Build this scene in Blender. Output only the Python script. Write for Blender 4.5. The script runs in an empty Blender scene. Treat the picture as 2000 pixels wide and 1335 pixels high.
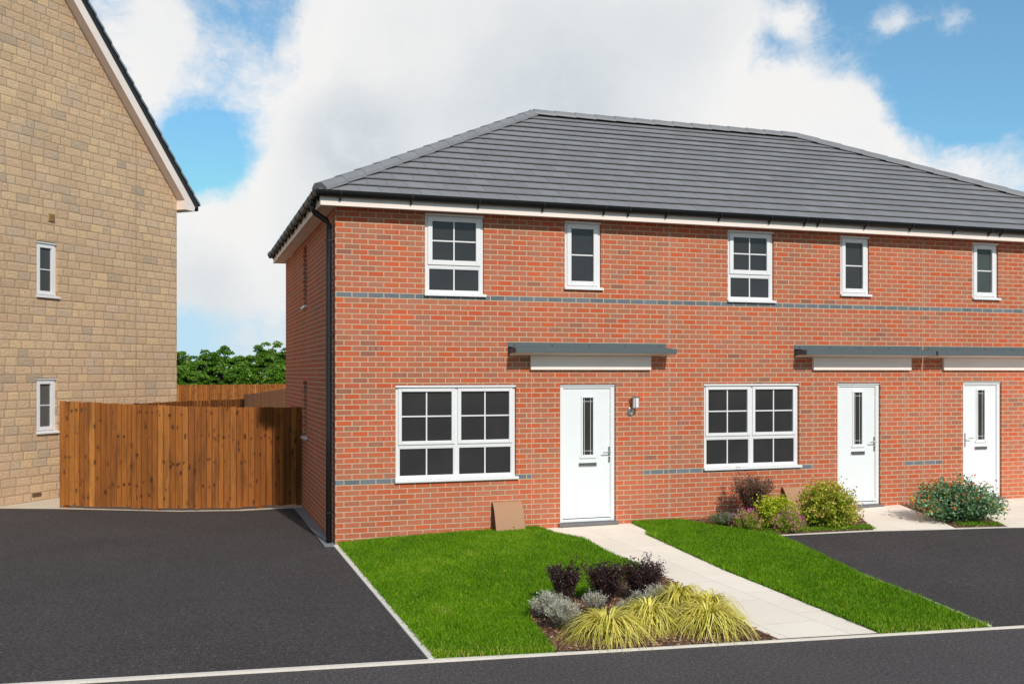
import bpy, bmesh, math, random
import numpy as np
from mathutils import Vector, Matrix
from mathutils.geometry import tessellate_polygon
R = math.radians
rng = np.random.default_rng(7); random.seed(7)
scene = bpy.context.scene
COL = scene.collection

# ------------------------------------------------------------------ node helpers
class N:
    """tiny expression layer over shader nodes"""
    def __init__(s, nt, sock): s.nt = nt; s.s = sock
    def _m(s, op, b=None, c=None, clamp=False):
        n = s.nt.nodes.new('ShaderNodeMath'); n.operation = op; n.use_clamp = clamp
        for i, v in enumerate((s, b, c)):
            if v is None: continue
            if isinstance(v, N): s.nt.links.new(v.s, n.inputs[i])
            else: n.inputs[i].default_value = v
        return N(s.nt, n.outputs[0])
    def __add__(s, o): return s._m('ADD', o)
    __radd__ = __add__
    def __sub__(s, o): return s._m('SUBTRACT', o)
    def __rsub__(s, o): return (s * -1.0) + o
    def __mul__(s, o): return s._m('MULTIPLY', o)
    __rmul__ = __mul__
    def __truediv__(s, o): return s._m('DIVIDE', o)
    def floor(s): return s._m('FLOOR')
    def frac(s): return s._m('FRACT')
    def mod(s, o): return s._m('FLOORED_MODULO', o)
    def abs(s): return s._m('ABSOLUTE')
    def pow(s, o): return s._m('POWER', o)
    def min(s, o): return s._m('MINIMUM', o)
    def max(s, o): return s._m('MAXIMUM', o)
    def lt(s, o): return s._m('LESS_THAN', o)
    def gt(s, o): return s._m('GREATER_THAN', o)
    def exp(s): return s._m('EXPONENT')
    def clamp(s): return s._m('ADD', 0.0, clamp=True)
    def ss(s, a, b):
        n = s.nt.nodes.new('ShaderNodeMapRange'); n.interpolation_type = 'SMOOTHSTEP'
        s.nt.links.new(s.s, n.inputs[0]); n.inputs[1].default_value = a; n.inputs[2].default_value = b
        return N(s.nt, n.outputs[0])

class Mat:
    def __init__(s, name, rough=.8, spec=.4, metal=0.0):
        s.m = bpy.data.materials.new(name); s.m.use_nodes = True; s.nt = s.m.node_tree
        s.p = s.nt.nodes['Principled BSDF']; s.out = s.nt.nodes['Material Output']
        s.p.inputs['Roughness'].default_value = rough; s.p.inputs['Specular IOR Level'].default_value = spec
        s.p.inputs['Metallic'].default_value = metal
        s._xyz = None
    def new(s, t): return s.nt.nodes.new(t)
    def link(s, a, b): s.nt.links.new(a.s if isinstance(a, N) else a, b)
    def vec(s):
        n = s.new('ShaderNodeTexCoord'); return N(s.nt, n.outputs['Object'])
    def xyz(s, v=None):
        v = v or s.vec(); n = s.new('ShaderNodeSeparateXYZ'); s.link(v, n.inputs[0])
        return [N(s.nt, o) for o in n.outputs]
    def nrm(s):
        n = s.new('ShaderNodeNewGeometry'); sp = s.new('ShaderNodeSeparateXYZ'); s.link(n.outputs['True Normal'], sp.inputs[0])
        return [N(s.nt, o) for o in sp.outputs]
    def comb(s, x, y=0.0, z=0.0):
        n = s.new('ShaderNodeCombineXYZ')
        for i, v in enumerate((x, y, z)):
            if isinstance(v, N): s.link(v, n.inputs[i])
            else: n.inputs[i].default_value = v
        return N(s.nt, n.outputs[0])
    def noise(s, v=None, scale=5, detail=3, rough=.55, dist=0.0, color=False):
        n = s.new('ShaderNodeTexNoise'); s.link(v or s.vec(), n.inputs['Vector'])
        n.inputs['Scale'].default_value = scale; n.inputs['Detail'].default_value = detail
        n.inputs['Roughness'].default_value = rough; n.inputs['Distortion'].default_value = dist
        return N(s.nt, n.outputs[1 if color else 0])
    def voro(s, v=None, scale=5, feature='F1', out='Distance'):
        n = s.new('ShaderNodeTexVoronoi'); n.feature = feature; s.link(v or s.vec(), n.inputs['Vector'])
        n.inputs['Scale'].default_value = scale; return N(s.nt, n.outputs[out])
    def white(s, v):
        n = s.new('ShaderNodeTexWhiteNoise'); n.noise_dimensions = '3D'; s.link(v, n.inputs[0])
        return N(s.nt, n.outputs[0])
    def ramp(s, f, stops, interp='LINEAR'):
        n = s.new('ShaderNodeValToRGB'); s.link(f, n.inputs[0]); e = n.color_ramp; e.interpolation = interp
        while len(e.elements) < len(stops): e.elements.new(.5)
        for el, (p, c) in zip(e.elements, stops): el.position = p; el.color = (*c, 1)
        return N(s.nt, n.outputs[0])
    def mix(s, f, a, b, mode='MIX'):
        n = s.new('ShaderNodeMix'); n.data_type = 'RGBA'; n.blend_type = mode
        for sock, v in ((n.inputs[0], f), (n.inputs[6], a), (n.inputs[7], b)):
            if isinstance(v, N): s.link(v, sock)
            elif isinstance(v, tuple): sock.default_value = (*v, 1)
            else: sock.default_value = v
        return N(s.nt, n.outputs[2])
    def color(s, c):
        if isinstance(c, N): s.link(c, s.p.inputs['Base Color'])
        else: s.p.inputs['Base Color'].default_value = (*c, 1)
        return s
    def rough(s, r): s.link(r, s.p.inputs['Roughness']); return s
    def bump(s, h, strength=.5, dist=.01):
        n = s.new('ShaderNodeBump'); s.link(h, n.inputs['Height']); n.inputs['Strength'].default_value = strength
        n.inputs['Distance'].default_value = dist; s.link(n.outputs[0], s.p.inputs['Normal']); return s
    def scale_color(s, c, f):
        g = s.comb(f, f, f); return s.mix(1.0, c, g, 'MULTIPLY')

M = {}
# --- red brick with blue-grey band courses and kiss marks
def brick():
    m = Mat('red_brick', .9, .2); x, y, z = m.xyz(); nx, ny, nz = m.nrm()
    side = nx.abs().gt(.5)
    u = x * (1 - side) + y * side + side * .06
    row = (z / .075).floor(); fz = (z / .075 - row) * .075
    low = z.lt(.82)
    cu = u / .225 + row.mod(2) * .5 + side * .5
    col = cu.floor(); fx = (cu - col) * .225
    id_ = m.comb(col, row, side)
    r1 = m.white(id_); r2 = m.white(m.comb(col + 31.7, row, side)); r3 = m.white(m.comb(col, row + 57.3, side))
    fine = m.noise(scale=90, detail=3); wob = m.noise(scale=26, detail=2)
    base = m.ramp(r1, [(0, (.60, .122, .045)), (.3, (.53, .10, .040)), (.55, (.52, .13, .056)), (.78, (.47, .145, .072)), (.93, (.40, .14, .08)), (1, (.29, .115, .078))])
    a = r2 * .085 + .02
    cx = (fx - .117).abs(); cx2 = (cx - r3 * .045).abs()
    e = (cx2 / a).pow(4) + (((fz - .042).abs()) / (.015 + .014 * r3)).pow(4) + (wob - .5) * 1.2
    kiss = (1 - e.ss(.6, 1.1)) * r3.gt(.28)
    c = m.mix(kiss * .62, base, m.mix(r3, (.36, .13, .078), (.46, .175, .11)))
    # smoother, brighter bricks below the lower band and in front of door bays
    c = m.mix(low * .4, c, m.mix(r2, (.58, .125, .052), (.54, .16, .08)))
    c = m.scale_color(c, .72 + fine * .58)
    speck = m.voro(scale=55).lt(.09)
    c = m.mix(speck * .6 * r2, c, (.08, .05, .04))
    eff = (m.noise(scale=1.7, detail=6, rough=.7) - .5).ss(.08, .3) * (1 - z.ss(.0, 1.1)) * m.noise(scale=60, detail=2).ss(.4, .7)
    c = m.mix(eff * .6, c, (.62, .50, .44))
    big = m.noise(scale=.7, detail=3)
    c = m.scale_color(c, .66 + big * .52)
    # band courses
    up = (row - 46).abs().lt(.5)
    lo = (row - 11).abs().lt(.5)
    rx = (x.lt(2.895) + x.gt(4.729) * x.lt(7.798) + x.gt(9.608) * x.lt(10.388)).clamp()
    rs = (1 - side) + side * y.lt(.11)
    band = (up + lo * rx).clamp() * rs
    bc = m.mix(fine.ss(.35, .75), m.mix(r1, (.075, .083, .093), (.14, .15, .165)), (.22, .235, .255))
    c = m.mix(band, c, bc)
    jn = m.noise(scale=45, detail=2) * .006
    joint = (fx.lt(.0105 + jn) + fz.lt(.0105 + jn)).clamp()
    mort = m.scale_color(m.mix(m.noise(scale=5, detail=4), (.43, .31, .195), (.60, .46, .32)), .7 + fine * .6)
    # scrubbed mortar smears
    c = m.mix(joint, c, mort)
    smear = m.noise(scale=14, detail=4, rough=.7).ss(.66, .8) * .5
    c = m.mix(smear * (1 - band), c, (.58, .40, .29))
    m.color(c); m.bump((1 - joint) * .8 + fine * .35 + r1 * .3, .7, .008)
    return m.m
M['brick'] = brick()
def stone():
    m = Mat('split_stone', .95, .15); x, y, z = m.xyz(); nx, ny, nz = m.nrm()
    wv = m.noise(scale=3.5, detail=2)
    side = nx.abs().lt(.5)
    u = y * (1 - side) + x * side; zz = z + (wv - .5) * .022
    row = (zz / .158).floor(); fz = (zz / .158 - row) * .158
    cu = u / .30 + m.white(m.comb(row, 3.1, 0.0)) * 7.0
    col = cu.floor(); f = cu - col
    j0 = m.white(m.comb(col, row, 5.0)) * .55; j1 = m.white(m.comb(col + 1, row, 5.0)) * .55
    first = f.lt(j0)
    idc = col - first
    d = (f - j0).abs().min(1 + j1 - f) * .30
    r1 = m.white(m.comb(idc, row, 9.0)); r2 = m.white(m.comb(idc, row, 13.0))
    base = m.ramp(r1, [(0, (.72, .48, .295)), (.3, (.78, .525, .325)), (.55, (.78, .52, .32)), (.75, (.86, .585, .335)), (.88, (.77, .54, .36)), (.985, (.62, .45, .30)), (1, (.54, .41, .29))])
    n1 = m.noise(scale=22, detail=8, rough=.78); n2 = m.noise(m.vec(), scale=60, detail=4, rough=.7)
    c = m.scale_color(base, .33 + n1 * 1.1 + n2 * .40)
    c = m.mix(n1.ss(.58, .74) * .5 * r2, c, (.66, .55, .41))
    c = m.mix(m.voro(scale=34).lt(.13) * .5, c, (.20, .15, .10))
    c = m.mix(m.noise(scale=5, detail=6, rough=.7).ss(.58, .75) * .3, c, (.36, .27, .19))
    big = m.noise(scale=.55, detail=4); c = m.scale_color(c, .84 + big * .32)
    jw = m.noise(scale=22, detail=2) * .007
    joint = (d.lt(.003 + jw) + (fz.min(.158 - fz)).lt(.002 + jw)).clamp()
    mj = ((u + 1.24).abs()).lt(.009)
    joint = (joint + mj * (1 - side)).clamp()
    c = m.mix(joint * .75, c, (.32, .215, .135))
    edge = (d.ss(0, .03)) * ((fz.min(.158 - fz)).ss(0, .03))
    m.color(c); m.bump((edge * .4 + n1 * 2.2 + n2 * .8 + r2 * .3) * (1 - joint * .7), 1.0, .028)
    return m.m
M['stone'] = stone()
def white(name, c=(.77, .735, .72), r=.32):
    m = Mat(name, r, .5); n = m.noise(scale=3, detail=4)
    m.color(m.scale_color(m.mix(0.0, c, c), .93 + n * .1)); m.bump(m.noise(scale=120, detail=2), .04, .002); return m.m
M['upvc'] = white('white_upvc'); M['door'] = white('white_door_paint', (.765, .765, .755), .38)
def board(name, c, r=.5, sc=1.0):
    m = Mat(name, r, .4); x, y, z = m.xyz()
    n = m.noise(scale=2.2, detail=5); st = m.noise(m.comb(x * 1.2, y * 1.2, z * 22), scale=1.5, detail=4)
    m.color(m.scale_color(m.mix(0.0, c, c), .84 + n * .14 + st * .14)); return m.m
M['fascia'] = board('cream_white_fascia', (.86, .72, .63)); M['soffit'] = board('cream_soffit', (.82, .69, .60)); M['canopybox'] = board('pale_canopy_board', (.88, .74, .66))
def asphalt(name, k=1.0):
    m = Mat(name, .9, .12)
    f = m.noise(scale=95, detail=4, rough=.85); v = m.voro(scale=190); b = m.noise(scale=.8, detail=5)
    c = m.ramp(f, [(.3, (.016*k, .0138*k, .013*k)), (.52, (.062*k, .053*k, .0505*k)), (.72, (.13*k, .115*k, .11*k))])
    gr2 = m.noise(scale=34, detail=3, rough=.8); c = m.scale_color(c, (gr2 - .5) * 2.8 + 1.0)
    c = m.scale_color(c, .80 + b * .40)
    c = m.mix(m.noise(scale=2.0, detail=6, rough=.7).ss(.6, .8) * .25, c, (.095, .085, .08))
    sp = m.white(m.voro(scale=38, out='Color')).gt(.955) * m.voro(scale=38).lt(.26)
    c = m.mix(sp * .8, c, (.26, .245, .235))
    m.color(c); m.bump(f * .8 + v * .6, .8, .006); m.rough(.65 + f * .35); return m.m
M['asphalt'] = asphalt('drive_asphalt', 1.2); M['road'] = asphalt('road_asphalt', 1.55)
def slab():
    m = Mat('cream_paving', .85, .3); x, y, z = m.xyz()
    n = m.noise(scale=40, detail=5, rough=.7); b = m.noise(scale=1.3, detail=5)
    gx = (x - 3.62 - y * -.03); ju = (gx / .62).frac(); jv = (y / .9 + (gx / .62).floor().mod(2) * .33).frac()
    j = ((ju.lt(.011)) + (jv.lt(.008))).clamp()
    idn = m.white(m.comb((gx / .62).floor(), (y / .9 + (gx / .62).floor().mod(2) * .33).floor(), 1.0))
    c = m.mix(idn, (.88, .755, .61), (.92, .80, .66))
    c = m.scale_color(c, .80 + n * .14 + b * .24)
    c = m.mix(m.noise(scale=9, detail=6, rough=.75).ss(.60, .8) * .22, c, (.50, .42, .33))
    c = m.mix(j * .7 * m.noise(scale=7, detail=3).ss(.25, .5), c, (.38, .31, .25))
    m.color(c); m.bump(n - j * .8, .3, .005); return m.m
M['slab'] = slab()
def conc(name, c, amt=.3):
    m = Mat(name, .9, .25); n = m.noise(scale=30, detail=5, rough=.7); b = m.noise(scale=2.3, detail=4)
    m.color(m.mix(m.noise(scale=6, detail=5, rough=.7).ss(.6, .8) * .4, m.scale_color(m.mix(0.0, c, c), 1 - amt + n * amt + b * amt), (c[0]*.5, c[1]*.45, c[2]*.38))); m.bump(n, .4, .006); return m.m
M['kerb'] = conc('pale_kerb_concrete', (.72, .63, .54)); M['mortar'] = conc('joint_sealant', (.48, .36, .27)); M['apron'] = conc('pale_apron_concrete', (.60, .50, .38), .35)
M['soil'] = conc('bark_soil', (.16, .085, .05), .5); M['dirt'] = conc('bare_earth', (.22, .17, .12), .4); M['sill'] = conc('grey_step_sill', (.16, .15, .15))
def tile(name, c0=(.20, .191, .19), c1=(.235, .226, .226)):
    m = Mat(name, .65, .3); uvn = m.new('ShaderNodeUVMap'); sp = m.new('ShaderNodeSeparateXYZ'); m.link(uvn.outputs[0], sp.inputs[0])
    u, v = N(m.nt, sp.outputs[0]), N(m.nt, sp.outputs[1])
    idc = m.comb(u.floor(), v.floor(), 2.0); r = m.white(idc); fine = m.noise(scale=80, detail=4); b = m.noise(scale=1.1, detail=4)
    c = m.scale_color(m.mix(r, c0, c1), .78 + fine * .2 + b * .22)
    fu = u.frac(); seam = fu.min(1 - fu).lt(.02)
    c = m.mix(seam * .38, c, (.025, .025, .028))
    sp2 = m.voro(scale=6).lt(.035); c = m.mix(sp2 * .6, c, (.45, .44, .42))
    m.color(c); m.bump(fine * .4 + r * .6 - seam * .8, .35, .008); return m.m
M['tile'] = tile('grey_roof_tile')
def capm():
    m = Mat('grey_hip_tile', .55, .45); n = m.noise(scale=30, detail=4)
    m.color(m.scale_color(m.mix(m.noise(scale=2.5, detail=2), (.19, .183, .185), (.26, .25, .25)), .75 + n * .4)); m.bump(n, .3, .005); return m.m
M['cap'] = capm()
def plain(name, c, rough=.5, spec=.5, metal=0.0, nv=.15, scale=20):
    m = Mat(name, rough, spec, metal); n = m.noise(scale=scale, detail=4)
    m.color(m.scale_color(m.mix(0.0, c, c), 1 - nv + 2 * nv * n)); return m.m
M['black'] = plain('black_plastic', (.012, .012, .013), .38, .5); M['gutter'] = plain('black_gutter_plastic', (.007, .0065, .006), .4, .25)
M['lead'] = plain('grey_canopy_grp', (.095, .112, .115), .55, .25); M['chrome'] = plain('brushed_steel', (.55, .52, .48), .22, .5, 1.0)
M['meter'] = plain('brown_grp_lid', (.40, .21, .115), .7, .35, 0, .12, 60); M['meterdark'] = plain('brown_grp_body', (.15, .062, .03), .7, .3, 0, .15, 30)
M['galv'] = plain('galvanised_grate', (.30, .32, .33), .5, .5, .35, .2, 30); M['lampglass'] = plain('frosted_lamp_glass', (.75, .70, .68), .3, .5)
M['vent'] = plain('tan_vent', (.42, .29, .12), .7, .3); M['ledcame'] = plain('leaded_strip', (.62, .60, .58), .4, .5, .3)
def glass(name, c, rough=.05, spec=.45):
    m = Mat(name, rough, spec); n = m.noise(scale=2.2, detail=2)
    m.color(m.scale_color(m.mix(0.0, c, c), .8 + n * .5)); m.bump(m.noise(scale=1.3, detail=2), .12, .02); return m.m
M['glass'] = glass('dark_window_glass', (.030, .029, .028)); M['frost'] = glass('frosted_window_glass', (.055, .065, .06), .28, .3); M['doorglass'] = glass('door_glass', (.035, .030, .024), .2, .3)
M['litglass'] = glass('curtained_window_glass', (.10, .095, .085), .15, .35)
def wood():
    m = Mat('stained_fence_wood', .75, .25); g = m.new('ShaderNodeNewGeometry'); rpi = N(m.nt, g.outputs['Random Per Island'])
    x, y, z = m.xyz(); a = x + y * .35
    off = rpi * 37
    gr = m.noise(m.comb(a * 26 + off, z * 1.1 + off, off), scale=1.6, detail=6, rough=.65, dist=1.2)
    c = m.ramp(rpi, [(0, (.22, .066, .010)), (.3, (.28, .086, .013)), (.6, (.34, .112, .018)), (.85, (.26, .078, .012)), (1, (.46, .175, .034))])
    c = m.scale_color(c, .32 + gr * 1.35)
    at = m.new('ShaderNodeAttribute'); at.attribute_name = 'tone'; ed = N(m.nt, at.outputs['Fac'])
    c = m.mix(((1 - ed.ss(.0, .13)) + ed.ss(.86, 1.0) * .55) * .8, c, (.045, .014, .005))  # seam shadow between boards, painted into the colour along their edges
    st = m.noise(m.comb(a * 7, z * .55, 3.0), scale=1.3, detail=5, rough=.6); c = m.mix(st.ss(.48, .68) * .65, c, (.09, .032, .010))
    n2 = m.noise(m.comb(a * 5, z * 3.2, 1.0), scale=1.0, detail=3, dist=.8)
    kn = m.voro(m.comb(a * 9.5, z * 3.6 + (n2 - .5) * .7, off * .0), scale=1.0)
    c = m.mix((1 - kn.ss(.08, .24)) * m.noise(m.comb(a*2, z*1.3, 5.0), scale=1.0, detail=2).ss(.30, .42) * .92, c, (.05, .017, .007))
    rowk = ((z * 2.35 + (m.noise(m.comb(a * 1.5, 0.0, 7.0), scale=1.0) - .5) * .8).frac() - .5).abs().ss(.30, .5)
    kb = m.voro(m.comb(a * 15 + 3.0, z * 8.5, 4.0), scale=1.0)
    c = m.mix((1 - kb.ss(.16, .42)) * rowk * m.noise(m.comb(a * 3, z * 2, 9.0), scale=1.0).ss(.38, .55) * .9, c, (.045, .014, .006))
    pins = m.voro(m.comb(a * 30, z * 11, 2.0), scale=1.0); c = m.mix((1 - pins.ss(.08, .2)) * .45, c, (.06, .02, .008))
    ring = (kn * 55).frac() * (1 - kn.ss(.12, .35)); c = m.mix(ring * .3, c, (.10, .035, .012))
    m.color(c); m.bump(gr, .5, .006); return m.m
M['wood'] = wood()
def grassground():
    m = Mat('lawn_turf', .95, .1); n = m.noise(scale=30, detail=5, rough=.7); b = m.noise(scale=1.6, detail=4)
    m.color(m.scale_color(m.mix(n, (.04, .10, .006), (.09, .18, .012)), .7 + b * .6)); m.bump(n, .8, .02); return m.m
M['turf'] = grassground()
def leaf(name, stops, trans=.3, rough=.5, spec=.35):
    m = Mat(name, rough, spec); a = m.new('ShaderNodeAttribute'); a.attribute_name = 'tone'
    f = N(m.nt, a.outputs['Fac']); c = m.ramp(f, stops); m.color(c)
    t = m.new('ShaderNodeBsdfTranslucent'); m.link(c, t.inputs[0]); mx = m.new('ShaderNodeMixShader'); mx.inputs[0].default_value = trans
    m.link(m.p.outputs[0], mx.inputs[1]); m.link(t.outputs[0], mx.inputs[2]); m.link(mx.outputs[0], m.out.inputs[0]); return m.m
M['blade'] = leaf('grass_blade', [(0, (.076, .185, .001)), (.5, (.142, .315, .001)), (.85, (.25, .44, .004)), (.97, (.42, .43, .05)), (1, (.56, .47, .16))], .3, .55, .25)
M['sycamore'] = leaf('sycamore_leaf', [(0, (.05, .14, .008)), (.55, (.13, .28, .018)), (1, (.34, .50, .05))], .3, .45, .45)
M['purple'] = leaf('purple_leaf', [(0, (.018, .008, .010)), (.6, (.045, .018, .020)), (1, (.10, .045, .035))], .15, .4, .45)
M['lavender'] = leaf('silver_leaf', [(0, (.29, .26, .18)), (.6, (.50, .47, .36)), (1, (.70, .66, .53))], .15, .7, .2)
M['carex'] = leaf('yellow_sedge_blade', [(0, (.14, .16, .01)), (.28, (.42, .38, .03)), (.6, (.84, .70, .11)), (1, (.96, .84, .28))], .25, .5, .3)
M['bronze'] = leaf('bronze_leaf', [(0, (.06, .03, .02)), (.6, (.16, .085, .055)), (1, (.30, .17, .11))], .2, .5, .35)
M['lime'] = leaf('lime_leaf', [(0, (.12, .20, .008)), (.5, (.36, .46, .018)), (1, (.75, .76, .04))], .3, .5, .3)
M['vari'] = leaf('gold_red_leaf', [(0, (.09, .18, .008)), (.4, (.27, .38, .02)), (.7, (.60, .56, .06)), (.88, (.72, .42, .12)), (1, (.52, .16, .08))], .3, .5, .3)
M['fgreen'] = leaf('fine_green_leaf', [(0, (.10, .17, .012)), (.6, (.32, .42, .03)), (1, (.55, .60, .06))], .25, .5, .3)
M['dgreen'] = leaf('dark_green_leaf', [(0, (.05, .11, .045)), (.6, (.14, .27, .11)), (1, (.36, .52, .27))], .25, .4, .45)
M['fgreen2'] = leaf('grey_green_leaf', [(0, (.05, .09, .02)), (.6, (.14, .20, .06)), (1, (.30, .34, .16))], .2, .6, .2)
M['pink'] = leaf('pink_flower', [(0, (.62, .07, .28)), (1, (.88, .26, .52))], .2, .6, .2)
M['mauve'] = leaf('mauve_flower', [(0, (.30, .17, .28)), (1, (.50, .36, .50))], .2, .6, .2)
M['orange'] = leaf('orange_flower', [(0, (.75, .06, .02)), (.5, (.85, .20, .02)), (1, (.85, .50, .04))], .2, .6, .2)
M['stem'] = plain('brown_stem', (.10, .06, .04), .8, .2); M['bark'] = plain('grey_bark', (.12, .09, .06), .9, .2, 0, .4, 12)
M['chip'] = leaf('bark_chip', [(0, (.10, .045, .025)), (.5, (.26, .13, .075)), (1, (.48, .30, .20))], .0, .85, .2)

# ------------------------------------------------------------------ mesh helpers
def link(name, me, mat=None, parent=None, smooth=False):
    o = bpy.data.objects.new(name, me); COL.objects.link(o)
    if mat:
        for q in (mat if isinstance(mat, (list, tuple)) else [mat]): me.materials.append(q)
    if parent is not None: o.parent = parent
    if smooth: me.polygons.foreach_set('use_smooth', [True] * len(me.polygons))
    return o
def tag(o, label=None, cat=None, group=None, kind=None):
    if label: o['label'] = label
    if cat: o['category'] = cat
    if group: o['group'] = group
    if kind: o['kind'] = kind
    return o
def empty(name, loc=(0, 0, 0), rz=0):
    o = bpy.data.objects.new(name, None); COL.objects.link(o); o.location = loc; o.rotation_euler = (0, 0, rz); o.empty_display_size = .2; return o

class MB:
    def __init__(s): s.v = []; s.f = []; s.uv = {}
    def face(s, pts, uv=None):
        n = len(s.v); s.v += [tuple(p) for p in pts]; s.f.append(tuple(range(n, n + len(pts))))
        if uv: s.uv[len(s.f) - 1] = uv
        return s
    def box(s, x0, x1, y0, y1, z0, z1):
        n = len(s.v); s.v += [(x, y, z) for z in (z0, z1) for y in (y0, y1) for x in (x0, x1)]
        for q in ((0, 2, 3, 1), (4, 5, 7, 6), (0, 1, 5, 4), (2, 6, 7, 3), (0, 4, 6, 2), (1, 3, 7, 5)): s.f.append(tuple(n + i for i in q))
        return s
    def prism(s, prof, x0, x1, ax='x'):
        """profile of (a,b) swept along an axis"""
        n = len(s.v); k = len(prof)
        for X in (x0, x1):
            for a, b in prof: s.v.append((X, a, b) if ax == 'x' else (a, X, b) if ax == 'y' else (a, b, X))
        for i in range(k): j = (i + 1) % k; s.f.append((n + i, n + j, n + k + j, n + k + i))
        s.f.append(tuple(n + i for i in reversed(range(k)))); s.f.append(tuple(n + k + i for i in range(k)))
        return s
    def tube(s, pts, r, k=8, cap=True, ratio=None):
        pts = [Vector(p) for p in pts]; rs = r if isinstance(r, (list, tuple)) else [r] * len(pts)
        n = len(s.v)
        for i, p in enumerate(pts):
            d = (pts[min(i + 1, len(pts) - 1)] - pts[max(i - 1, 0)]).normalized()
            up = Vector((0, 0, 1)) if abs(d.z) < .95 else Vector((0, 1, 0))
            a = d.cross(up).normalized(); b = a.cross(d).normalized()
            for j in range(k):
                t = 2 * math.pi * j / k; s.v.append(tuple(p + (a * math.cos(t) + b * math.sin(t)) * rs[i]))
        for i in range(len(pts) - 1):
            for j in range(k):
                q = (j + 1) % k; s.f.append((n + i * k + j, n + i * k + q, n + (i + 1) * k + q, n + (i + 1) * k + j))
        if cap: s.f.append(tuple(n + j for j in reversed(range(k)))); s.f.append(tuple(n + (len(pts) - 1) * k + j for j in range(k)))
        return s
    def build(s, name, mat, parent=None, smooth=False, bevel=0):
        me = bpy.data.meshes.new(name); me.from_pydata(s.v, [], s.f)
        if s.uv:
            l = me.uv_layers.new(name='UVMap')
            for p in me.polygons:
                if p.index in s.uv:
                    for li, c in zip(p.loop_indices, s.uv[p.index]): l.data[li].uv = c
        me.update()
        o = link(name, me, mat, parent, smooth)
        if bevel: b = o.modifiers.new('bevel', 'BEVEL'); b.width = bevel; b.segments = 2; b.limit_method = 'ANGLE'
        return o

def mesh_np(name, V, F, tone, mat, parent=None):
    V = np.asarray(V, np.float32); F = np.asarray(F, np.int32); k = F.shape[1]
    me = bpy.data.meshes.new(name); me.vertices.add(len(V)); me.vertices.foreach_set('co', V.ravel())
    me.loops.add(F.size); me.loops.foreach_set('vertex_index', F.ravel())
    me.polygons.add(len(F)); me.polygons.foreach_set('loop_start', np.arange(0, F.size, k, dtype=np.int32))
    try: me.polygons.foreach_set('loop_total', np.full(len(F), k, np.int32))
    except Exception: pass
    if tone is not None:
        a = me.attributes.new('tone', 'FLOAT', 'POINT'); a.data.foreach_set('value', np.asarray(tone, np.float32).ravel())
    me.update(calc_edges=True); me.validate()
    return link(name, me, mat, parent)

def unit(v): return v / np.maximum(np.linalg.norm(v, axis=1, keepdims=True), 1e-9)
def leaf_quads(P, D, L, W):
    """diamond leaves at P, along D, length L, width W, slightly folded"""
    n = len(P); D = unit(D); rnd = unit(rng.normal(size=(n, 3))); S = unit(np.cross(D, rnd)); U = np.cross(S, D)
    L = np.broadcast_to(L, (n,))[:, None]; W = np.broadcast_to(W, (n,))[:, None]
    a = P; b = P + D * L * .45 + S * W * .5 + U * W * .12; c = P + D * L - U * L * .10; d = P + D * L * .45 - S * W * .5 + U * W * .12
    V = np.stack([a, b, c, d], 1).reshape(-1, 3); F = np.arange(4 * n).reshape(n, 4)
    return V, F

# ------------------------------------------------------------------ terrain
TT = [(0, 0), (1.8, .07), (4.6, .085), (6, .09), (8.3, .13), (9.5, .16), (12, .17)]
def g(X, Y):
    k = min(1, max(0, (Y + 5.8) / 5.2)); k = k * k * (3 - 2 * k)
    return float(np.interp(X, [a for a, _ in TT], [b for _, b in TT])) * k
def gnp(X, Y):
    k = np.clip((Y + 5.8) / 5.2, 0, 1); k = k * k * (3 - 2 * k)
    return np.interp(X, [a for a, _ in TT], [b for _, b in TT]) * k
def sheet(name, poly, off, mat, kind='structure', skirt=0.0, step=.35, hump=0.0):
    bm = bmesh.new(); vs = [bm.verts.new((x, y, 0)) for x, y in poly]; bm.faces.new(vs)
    bmesh.ops.triangulate(bm, faces=bm.faces[:])
    xs = [p[0] for p in poly]; ys = [p[1] for p in poly]
    x = max(min(xs), -.2)
    while x < min(max(xs), 16):
        bmesh.ops.bisect_plane(bm, geom=bm.verts[:] + bm.edges[:] + bm.faces[:], plane_co=(x, 0, 0), plane_no=(1, 0, 0)); x += step
    y = max(min(ys), -6.2)
    while y < min(max(ys), .2):
        bmesh.ops.bisect_plane(bm, geom=bm.verts[:] + bm.edges[:] + bm.faces[:], plane_co=(0, y, 0), plane_no=(0, 1, 0)); y += step
    if skirt:
        e = [q for q in bm.edges if q.is_boundary]
        r = bmesh.ops.extrude_edge_only(bm, edges=e); low = set(v for v in r['geom'] if isinstance(v, bmesh.types.BMVert))
    else: low = set()
    for v in bm.verts: v.co.z = g(v.co.x, v.co.y) + off - (skirt if v in low else 0)
    bmesh.ops.recalc_face_normals(bm, faces=bm.faces[:])
    me = bpy.data.meshes.new(name); bm.to_mesh(me); bm.free()
    return tag(link(name, me, mat), kind=kind)

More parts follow.
